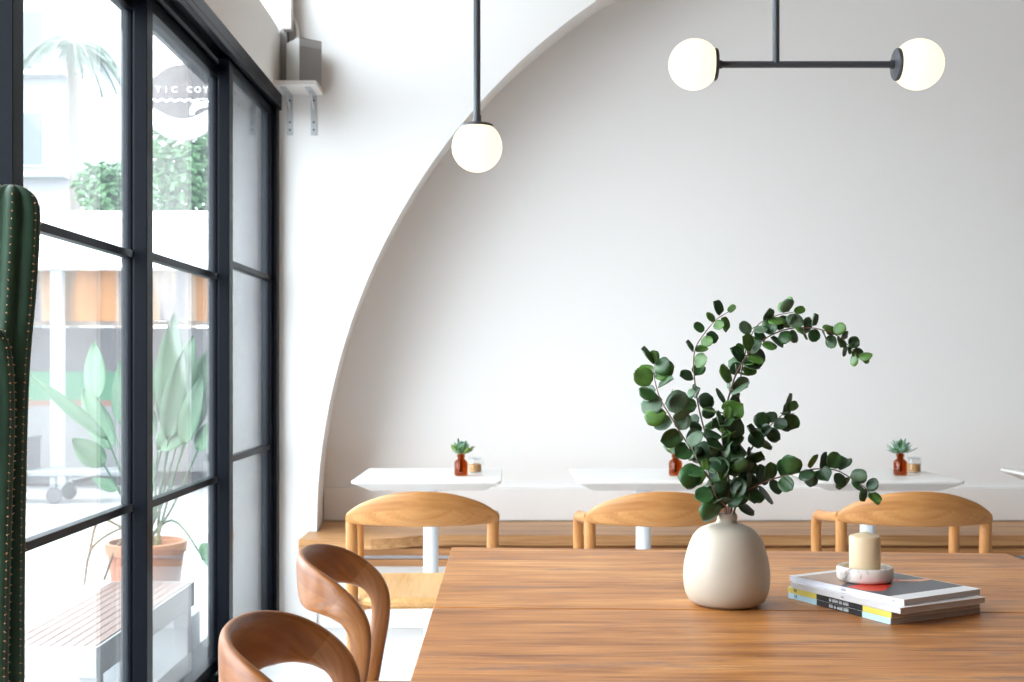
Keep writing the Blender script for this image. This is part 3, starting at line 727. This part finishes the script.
bm = BM(); box(bm, -.022, .022, -.10, -.051, .03, .26); obj('casing', bm, M_white, wu, smooth=False, bevel=.006)
bm = BM(); tube(bm, crv([(.034, -.03, -.02), (.034, -.03, .05), (.015, -.03, .10)], 4), .010, 12); obj('cable_gland', bm, M_white, wu)

# ------------------------------------------------------------------ cactus
M_cact = mat('cactus_skin', (.014, .036, .018), .65, spec=.25, bump=.04, var=.25, vscale=14)
M_spine = mat('cactus_spine', (.62, .28, .13), .6)
ct = thing('cactus', 'tall ribbed green cactus with orange spines at the left edge', 'cactus', (-.985, 2.28, 0))
CO = Vector((-.985, 2.28, 0))
M_pot = mat('grey_planter', (.35, .34, .33), .7, bump=.05)
bm = BM(); lathe(bm, [(0, 0.001), (.11, .001), (.14, .26), (.145, .28), (.125, .28), (.12, .24), (0, .235)], 40); pot = obj('pot', bm, M_pot, ct)
bm = BM(); lathe(bm, [(.121, .236), (0, .245)], 32); obj('soil', bm, mat('soil', (.05, .035, .025), .95, bump=.3), pot)
def column(path, ribs, ph):
    pts = crv(path, 10); bm = BM(); seg = ribs*8; sp = BM(); rings = []
    n = len(pts)
    for x, y, z, r in pts:
        ring = []
        for i in range(seg):
            a = 2*PI*i/seg+ph; c = .5+.5*math.cos(ribs*(a-ph))
            rad = r*(.70+.30*c**.7)
            ring.append(bm.verts.new((x-CO.x+rad*math.cos(a), y-CO.y+rad*math.sin(a), z)))
        rings.append(ring)
    for p, q in zip(rings, rings[1:]):
        for i in range(seg): bm.faces.new((p[i], p[(i+1) % seg], q[(i+1) % seg], q[i]))
    bm.faces.new(rings[0][::-1]); bm.faces.new(rings[-1])
    st = obj('stem', bm, M_cact, ct, angle=0)
    # areoles with little spines every 16 mm on each rib crest
    rr = random.Random(5); zlast = -1; 
    for k in range(n-1):
        z0, z1 = pts[k][2], pts[k+1][2]
        zz_ = math.ceil(z0/.0165)*.0165
        while zz_ < z1:
            f = (zz_-z0)/(z1-z0+1e-9); x, y, r = [pts[k][j]+(pts[k+1][j]-pts[k][j])*f for j in (0, 1, 3)]
            for i in range(ribs):
                a = 2*PI*i/ribs+ph
                c = Vector((x-CO.x+r*math.cos(a), y-CO.y+r*math.sin(a), zz_+rr.uniform(-.002, .002)))
                lathe(sp, [(0, -.0016), (.0015, 0), (0, .0016)], 6, c)
                for s in range(3):
                    aa = a+rr.uniform(-1, 1); d = Vector((math.cos(aa), math.sin(aa), rr.uniform(-.7, .7))).normalized()*rr.uniform(.002, .005)
                    tube(sp, [c, c+d], [.0006, .0002], 3)
            zz_ += .0165
    o = obj('spines', sp, M_spine, st, angle=0); o['kind'] = 'stuff'
zt = P(12, 185, 2.3).z
column([(-.985, 2.29, .24, .044), (-.99, 2.30, .7, .046), (-.988, 2.30, 1.0, .0475), (-.984, 2.30, 1.2, .050), (-.975, 2.30, 1.35, .0535), (-.968, 2.30, zt-.07, .0545), (-.967, 2.30, zt-.03, .049), (-.967, 2.30, zt-.012, .037), (-.967, 2.30, zt-.002, .018), (-.967, 2.30, zt, .004)], 7, -1.17)
zb = P(0, 322, 2.2).z
column([(-.975, 2.205, .24, .042), (-.978, 2.20, .6, .044), (-.970, 2.195, .95, .046), (-.962, 2.19, 1.12, .045), (-.966, 2.19, zb-.06, .043), (-.971, 2.19, zb-.025, .035), (-.973, 2.19, zb-.008, .022), (-.974, 2.19, zb, .004)], 7, -1.17)

# ------------------------------------------------------------------ outdoors
GZ = -.15
M_pave = mat('pale_paving', (0.225, 0.219, 0.214), .8, bump=.05, bscale=3, var=.08, vscale=1.5)
bm = BM(); box(bm, -40, -1.26, -12, 45, GZ-.2, GZ); box(bm, -1.26, 30, -40, YN-.21, GZ-.2, GZ); gp = struct('pavement', bm, M_pave, smooth=False)
M_slat = mat('pink_bleached_slats', (0.129, 0.067, 0.044), .6, bump=.02)
M_out = mat('white_paint_outdoor', (0.237, 0.245, 0.248), .5, bump=.01)
ob = thing('garden_bench', 'low slatted outdoor bench with white legs outside the glass doors', 'bench', (-1.50, 4.4, GZ))
z1 = .30-GZ
bm = BM()
for k in range(9):
    x0 = -.165+k*.0368; box(bm, x0, x0+.034, -.58, .565, z1-.022, z1)
obj('seat_slats', bm, M_slat, ob, smooth=False, bevel=.002)
bm = BM(); box(bm, -.175, .175, -.60, -.582, z1-.10, z1-.001); box(bm, -.175, -.166, -.582, .58, z1-.10, z1-.001); box(bm, .168, .177, -.582, .58, z1-.10, z1-.001); box(bm, -.175, .175, .567, .585, z1-.10, z1-.001)
obj('frame', bm, M_out, ob, smooth=False, bevel=.002)
for sx_ in (-.14, .14):
    for sy in (-.55, .53):
        bm = BM(); box(bm, sx_-.03, sx_+.03, sy-.03, sy+.03, .001, z1-.1); obj('leg', bm, M_out, ob, smooth=False, bevel=.003)
# plant stand, pot and plant
ps = BM(); box(ps, -.19, .19, -.19, .19, .001, .24); o = obj('plant_stand', ps, M_out, None, smooth=False, bevel=.004); o.location = (-1.60, 5.22, GZ); tag(o, 'white block under the terracotta pot outside the glass doors', 'stand')
pp = thing('potted_plant', 'tall paddle-leaved plant in a terracotta pot outside the glass doors', 'plant', (-1.60, 5.22, GZ+.241))
hp = .435-(GZ+.241)
bm = BM(); lathe(bm, [(0, 0), (.125, 0), (.13, .01), (.163, hp-.05), (.173, hp-.048), (.176, hp-.004), (.172, hp), (.158, hp), (.152, hp-.06), (0, hp-.06)], 48); obj('pot', bm, M_terra, pp)
bm = BM(); lathe(bm, [(.152, hp-.055), (0, hp-.045)], 32); obj('soil', bm, MATS['soil'], pp)
M_pad = [mat('paddle_leaf_green', (0.035, 0.100, 0.040), .5, var=.2, vscale=8), mat('paddle_leaf_pale', (0.070, 0.161, 0.075), .5, var=.15, vscale=8)]
PO = pp.location.copy(); PB = PO+Vector((0, 0, hp-.05))
rr = random.Random(3)
blades = [((150, 500), (168, 420), (173, 312), 30), ((158, 500), (178, 400), (192, 335), 22), ((165, 510), (196, 400), (214, 345), 26), ((140, 500), (122, 425), (119, 357), 20),
          ((140, 510), (112, 450), (82, 386), 26), ((138, 515), (108, 440), (28, 372), 14), ((136, 520), (104, 465), (72, 438), 24), ((150, 510), (158, 450), (214, 395), 30),
          ((160, 510), (178, 440), (160, 375), 26), ((145, 515), (140, 430), (146, 345), 26), ((168, 515), (198, 450), (216, 420), 22), ((135, 520), (118, 490), (92, 478), 12),
          ((155, 505), (150, 440), (140, 395), 24), ((162, 505), (185, 445), (200, 375), 26), ((172, 520), (205, 560), (212, 545), 24), ((146, 505), (98, 400), (92, 340), 24), ((160, 500), (168, 440), (182, 350), 24)]
lb = BM(); sb = BM()
for (p0, p1_, p2, wpx) in blades:
    d0, d1 = rr.uniform(-.03, .03), rr.uniform(-.16, .16)
    A = PB+Vector((rr.uniform(-.06, .06), rr.uniform(-.05, .05), 0)); Bp = P(*p0, PO.y+d0); Cc = P(*p1_, PO.y+d1); Dd = P(*p2, PO.y+d1*1.6)
    tube(sb, [Vector(q)-PO for q in crv([tuple(A), tuple(Bp), tuple(Cc)], 5)], [.008-.0004*i for i in range(11)], 8)
    mi = rr.choice((0, 1)); ax = Dd-Cc; Ln = ax.length; ax.normalize(); nr = Vector((rr.uniform(-.5, .5), -1, .2)); nr = (nr-ax*nr.dot(ax)).normalized(); sdv = ax.cross(nr)
    W = wpx*PO.y/F
    prev = None; rows = 14
    for i in range(rows+1):
        s = i/rows; w = W/2*math.sin(PI*min(1, s**.75*1.0))**.8 if 0 < i < rows else .002
        c = Cc+ax*(Ln*s)+nr*(-.10*Ln*s*s)-PO
        row = [lb.verts.new(c+sdv*w*q+nr*(.12*W*(q*q))) for q in (-1, -.5, 0, .5, 1)]
        if prev:
            for j in range(4): lb.faces.new((prev[j], prev[j+1], row[j+1], row[j])).material_index = mi
        prev = row
obj('leaves', lb, M_pad, pp, solid=.0015); obj('stalks', sb, M_pad[0], pp)
sb = BM()
M_dry = mat('dry_leaf', (0.130, 0.097, 0.050), .8)
for q in ([(140, 532), (122, 528), (92, 548), (84, 585)], [(142, 530), (118, 545), (104, 580)], [(136, 536), (100, 520), (88, 560)]):
    tube(sb, [Vector(v)-PO for v in crv([tuple(P(x, y, PO.y-.14)) for x, y in q], 6)], .006, 6)
obj('dry_leaves', sb, M_dry, pp)

# sign (round hanging sign facing the room)
sg = thing('hanging_sign', 'round pale sign with white lettering and a wave, hanging outside', 'sign', tuple(P(183, 103, 6.2)))
M_sign = mat('sign_pink', (0.081, 0.068, 0.066), .6, bump=.01)
bm = BM(); lathe(bm, [(.20, -.012), (.20, .012)], 64, axis='Y'); obj('sign_board', bm, M_sign, sg)
M_sgw = mat('sign_white', (.85, .85, .85), .6)
k = 6.2/F
def flat(pts, name):
    q = BM(); a_ = [q.verts.new((x, -.0135, z)) for x, z in pts]; b_ = [q.verts.new((x, -.0165, z)) for x, z in pts]
    q.faces.new(a_); q.faces.new(b_[::-1])
    for i in range(len(pts)): q.faces.new((a_[i], a_[(i+1) % len(pts)], b_[(i+1) % len(pts)], b_[i]))
    bmesh.ops.triangulate(q, faces=[f for f in q.faces if len(f.verts) > 4])
    obj(name, q, M_sgw, sg, smooth=False)
for ch, px in (('T', 159), ('I', 167), ('C', 175), ('C', 190.5), ('O', 198.5), ('Y', 206.5)):
    q = text_bm(ch, .044); bmesh.ops.transform(q, matrix=Matrix.Translation(((px-183)*k, -.015, (103-90.5)*k)) @ Matrix.Rotation(PI/2, 4, 'X') @ Matrix.Diagonal((1.0, 1, 8, 1)), verts=q.verts); obj('letter', q, M_sgw, sg, smooth=False)
wv = [(-.165+.33*i/60, (103-100)*k+.005*math.sin(i/60*2*PI*7)) for i in range(61)]
flat(wv+[(x, z-.010) for x, z in wv[::-1]], 'wavy_line')
def ribbon(up, lo, name):           # a flat painted shape between two rows of points
    q = BM(); rows = [[q.verts.new((x, yy, z)) for x, z in pp] for pp in (up, lo) for yy in (-.0165, -.0125)]
    a_, c_, b_, d_ = rows
    for i in range(len(up)-1):
        for u, v in ((a_, b_), (c_, d_), (a_, c_), (b_, d_)): q.faces.new((u[i], u[i+1], v[i+1], v[i]))
    obj(name, q, M_sgw, sg, smooth=False)
xs = [-.194+.388*i/40 for i in range(41)]
ribbon([(x, -.075+.055*(abs(x)/.19)**2.2-.012*math.cos(x*18)) for x in xs], [(x, -max(.0, .197**2-x*x)**.5) for x in xs], 'wave_emblem')
ac = [math.radians(d) for d in range(-40, 200, 10)]
ribbon([(.118+.078*math.cos(t_), -.052+.072*math.sin(t_)) for t_ in ac], [(.112+(.050-.0*t_)*math.cos(t_), -.062+(.052-.010*t_)*math.sin(t_)) for t_ in ac], 'wave_crest')
bm = BM(); tube(bm, [(0, 0, .2), (0, 0, 1.2)], .006, 8); obj('rod', bm, M_whitemetal, sg)
tube_b = BM(); tube(tube_b, [(0, 0, 1.2), (.46, 0, 1.2)], .010, 8); obj('bracket', tube_b, M_whitemetal, sg)

# market stall
st = thing('market_stall', 'white-canopied stall with an orange striped curtain across the street', 'stall', (-4.9, 12.6, GZ))
M_canv = mat('white_canvas', (.9, .9, .9), .8, bump=.02)
bm = BM(); H = lambda z: z-GZ
box(bm, -3.2, 2.0, -.3, .1, H(2.24), H(2.84)); obj('canopy', bm, M_canv, st, smooth=False, bevel=.03)
def stripes():
    m = mat('orange_striped_cloth', (.9, .5, .2), .8); nt = m.node_tree; b = nt.nodes['Principled BSDF']
    tc = nt.nodes.new('ShaderNodeTexCoord'); n = nt.nodes.new('ShaderNodeTexNoise'); mp_ = nt.nodes.new('ShaderNodeMapping'); mp_.inputs['Scale'].default_value = (3.2, .1, .15)
    nt.links.new(tc.outputs['Object'], mp_.inputs['Vector']); nt.links.new(mp_.outputs[0], n.inputs['Vector']); n.inputs['Scale'].default_value = 1.6; n.inputs['Detail'].default_value = 3
    r = nt.nodes.new('ShaderNodeValToRGB'); r.color_ramp.elements[0].position = .38; r.color_ramp.elements[0].color = (.085, .07, .075, 1)
    r.color_ramp.elements[1].position = .55; r.color_ramp.elements[1].color = (.21, .085, .020, 1); e = r.color_ramp.elements.new(.46); e.color = (.21, .15, .10, 1)
    nt.links.new(n.outputs['Fac'], r.inputs['Fac']); nt.links.new(r.outputs['Color'], b.inputs['Base Color'])
    return m
bm = BM(); pr = [(-3.1+5.0*i/120, .03*math.sin(i*.9)) for i in range(121)]
prism(bm, pr+[(x, y+.02) for x, y in pr[::-1]], H(1.70), H(2.24)); obj('striped_curtain', bm, stripes(), st)
bm = BM(); box(bm, -3.1, 1.9, .02, .07, H(1.655), H(1.70)); obj('rail', bm, mat('rail_tan', (0.116, 0.083, 0.061), .6), st, smooth=False)
for x in (-2.6, .13, 1.85):
    bm = BM(); box(bm, x-.06, x+.06, -.16, -.04, 0.001, H(2.24)); obj('post', bm, M_out, st, smooth=False, bevel=.01)
bm = BM(); box(bm, -3.1, 1.95, .9, .95, 0.001, H(1.66)); obj('back_panel', bm, mat('stall_grey', (0.083, 0.074, 0.075), .7, var=.1, vscale=2), st, smooth=False)
bm = BM(); box(bm, -3.1, 1.95, .5, .56, H(.84), H(1.16)); obj('counter_band', bm, mat('stall_green', (0.017, 0.086, 0.036), .5), st, smooth=False)
bm = BM(); box(bm, -3.1, 1.95, .5, .56, H(.78), H(.84)); obj('counter_trim', bm, mat('trim_red', (0.116, 0.044, 0.025), .5), st, smooth=False)
bm = BM(); box(bm, -3.1, 1.95, .5, .56, H(.05), H(.78)); obj('counter_front', bm, mat('stall_white', (0.105, 0.102, 0.100), .6, var=.08, vscale=3), st, smooth=False)
# cart with wheels
ca = thing('hand_cart', 'low pale hand cart on small wheels in front of the stall', 'cart', (-4.6, 11.9, GZ))
bm = BM(); box(bm, -.75, .75, -.25, .25, .28, .33); obj('deck', bm, mat('cart_grey', (0.095, 0.098, 0.098), .5), ca, smooth=False, bevel=.01)
for x in (-.6, .1):
    for y in (-.2, .2):
        q = BM(); lathe(q, [(.03, -.02), (.075, -.02), (.08, -.01), (.08, .01), (.075, .02), (.03, .02)], 24, (x, y, .085), axis='Y'); obj('wheel', q, mat('wheel_grey', (0.040, 0.040, 0.043), .5), ca)
        q = BM(); box(q, x-.02, x+.02, y-.035, y+.035, .166, .28); obj('caster_fork', q, MATS['cart_grey'], ca, smooth=False)
bm = BM(); tube(bm, [(-.72, -.2, .33), (-.8, -.2, .95), (-.8, .2, .95), (-.72, .2, .33)], .015, 8); obj('handle', bm, MATS['cart_grey'], ca)
cr_ = BM(); box(cr_, -.17, .17, -.17, .17, .001, .34); box(cr_, -.18, .18, -.18, .18, .30, .335); o = obj('crate', cr_, mat('crate_grey', (0.040, 0.037, 0.040), .7, bump=.05), None, smooth=False, bevel=.008); o.location = (-4.95, 11.9, GZ+.331); tag(o, 'small grey crate standing on the hand cart', 'crate')

# palm
def palm(x, y, h, label):
    t = thing('palm_tree', label, 'tree', (x, y, GZ))
    bm = BM(); tube(bm, [(0, 0, 0), (.1, 0, h*.5), (.02, 0, h)], [.16, .13, .11], 12); obj('trunk', bm, mat('palm_trunk', (0.095, 0.083, 0.072), .8, bump=.1), t)
    lb = BM(); rr = random.Random(9)
    for k in range(15):
        a = 2*PI*k/15+rr.uniform(-.15, .15); up = rr.uniform(.1, 1.0); L_ = rr.uniform(1.1, 1.5)
        dd = Vector((math.cos(a), math.sin(a), 0)); pts = []
        for i in range(13):
            s = i/12; pts.append(Vector((.02, 0, h))+dd*(L_*s*(1-.15*s))+Vector((0, 0, up*s*1.2-1.05*s*s)))
        tube(lb, pts, .02, 4)
        sdv = dd.cross(Vector((0, 0, 1)))
        for i in range(1, 13):
            for q in (-1, 1):
                for f in (0, .5):
                    p = pts[i-1].lerp(pts[i], f); ln = .30*math.sin(PI*(i+f)/14)+.08
                    e = p+sdv*q*ln*.75+dd*ln*.4+Vector((0, 0, -ln*.55))
                    w_ = dd*.012
                    lb.faces.new([lb.verts.new(v) for v in (p-w_, p+w_, e)])
    obj('fronds', lb, mat('palm_green', (0.072, 0.096, 0.072), .6), t, solid=.01, angle=0)
palm(-9.25, 25, P(70, 45, 25).z-GZ, 'slim palm tree standing behind the street stall')
def tree(x, y, h, r, label, n, col):
    t = thing('leafy_tree', label, 'tree', (x, y, GZ), 0, 'green trees behind the stall')
    bm = BM(); tube(bm, [(0, 0, 0), (.05, 0, h*.5), (0, 0, h*.9)], [.09, .06, .03], 10)
    for k in range(6):
        a = k*1.1; tube(bm, [(0, 0, h*.55), (r*.6*math.cos(a), r*.6*math.sin(a), h*.8)], [.03, .012], 6)
    obj('trunk', bm, mat('bark_pale', (.25, .2, .17), .9), t)
    rr = random.Random(int(abs(x)*10)); lb = BM()
    for k in range(n):
        v = Vector((rr.gauss(0, 1), rr.gauss(0, 1), rr.gauss(0, 1))).normalized()*(rr.random()**.4)
        p = Vector((v.x*r, v.y*r, h-r*.75+v.z*r*.85)); ax = Vector((rr.uniform(-1, 1), rr.uniform(-1, 1), rr.uniform(-.8, .4)))
        add_leaf(lb, p, ax, Vector((rr.uniform(-1, 1), rr.uniform(-1, 1), 1)), rr.uniform(.08, .15), rr.uniform(.04, .07), 0)
    obj('leaves', lb, mat('street_tree_green', col, .6, var=.25, vscale=3), t, solid=.004, angle=0)
tree(-5.0, 15, 3.95, .46, 'green tree behind the stall, seen through the leftmost door', 1000, (.055, .13, .05))
tree(-4.75, 17.6, 4.9, .95, 'green tree behind the stall, seen below the round sign', 4500, (.055, .13, .05))
# pale building
bd = thing('apartment_building', 'pale apartment building with rows of windows beyond the palm', 'building', (-17, 34, GZ))
M_bld = mat('pale_render', (0.180, 0.184, 0.194), .8, bump=.02)
M_bwin = mat('hazy_window', (0.054, 0.068, 0.081), .3)
bm = BM(); box(bm, -6, 4.4, 0, 8, 0.0, 16); obj('walls', bm, M_bld, bd, smooth=False)
for i in range(7):
    for j in range(5):
        x = -5.2+i*1.35; z = 1.4+j*2.9
        q = BM(); box(q, x-.06, x+.76, -.05, .02, z-.06, z+1.56); w_ = obj('window', q, M_out, bd, smooth=False)
        q = BM(); box(q, x, x+.7, -.07, -.051, z, z+1.5); obj('pane', q, M_bwin, w_, smooth=False)
bm = BM()
for j in range(5): box(bm, -6, 4.4, -.5, -.001, 1.0+j*2.9, 1.12+j*2.9)
obj('balcony_ledge', bm, M_out, bd, smooth=False)

# ------------------------------------------------------------------ light
w = bpy.data.worlds.new('sky'); S.world = w; w.use_nodes = True
bg = w.node_tree.nodes['Background']; bg.inputs[0].default_value = (.83, .915, 1.0, 1); bg.inputs[1].default_value = 12.6
def portal(name, loc, rot, sx, sy):
    l = bpy.data.lights.new(name, 'AREA'); l.shape = 'RECTANGLE'; l.size = sx; l.size_y = sy; l.cycles.is_portal = True
    o = link(bpy.data.objects.new(name, l)); o.location = loc; o.rotation_euler = rot
portal('daylight_portal', (-1.45, 1.9, 1.8), (0, -PI/2, 0), 3.7, 7.2)

# ------------------------------------------------------------------ camera
cam = bpy.data.cameras.new('camera'); co = link(bpy.data.objects.new('camera', cam)); S.camera = co
co.location = (0, 0, CZ); co.rotation_euler = (PI/2, 0, 0)
cam.sensor_width = 36; cam.lens = F/1024*36; cam.shift_x = 4/1024; cam.shift_y = 27/1024
cam.clip_start = .05; cam.clip_end = 200
cam.dof.use_dof = True; cam.dof.focus_distance = 2.25; cam.dof.aperture_fstop = 9
S.view_settings.view_transform = 'Standard'; S.view_settings.look = 'None'; S.view_settings.exposure = 0; S.view_settings.gamma = 1
S.view_settings.use_curve_mapping = False
S.cycles.use_denoising = True
S.cycles.max_bounces = 12; S.cycles.diffuse_bounces = 8; S.cycles.transparent_max_bounces = 16
S.cycles.caustics_reflective = False; S.cycles.caustics_refractive = False
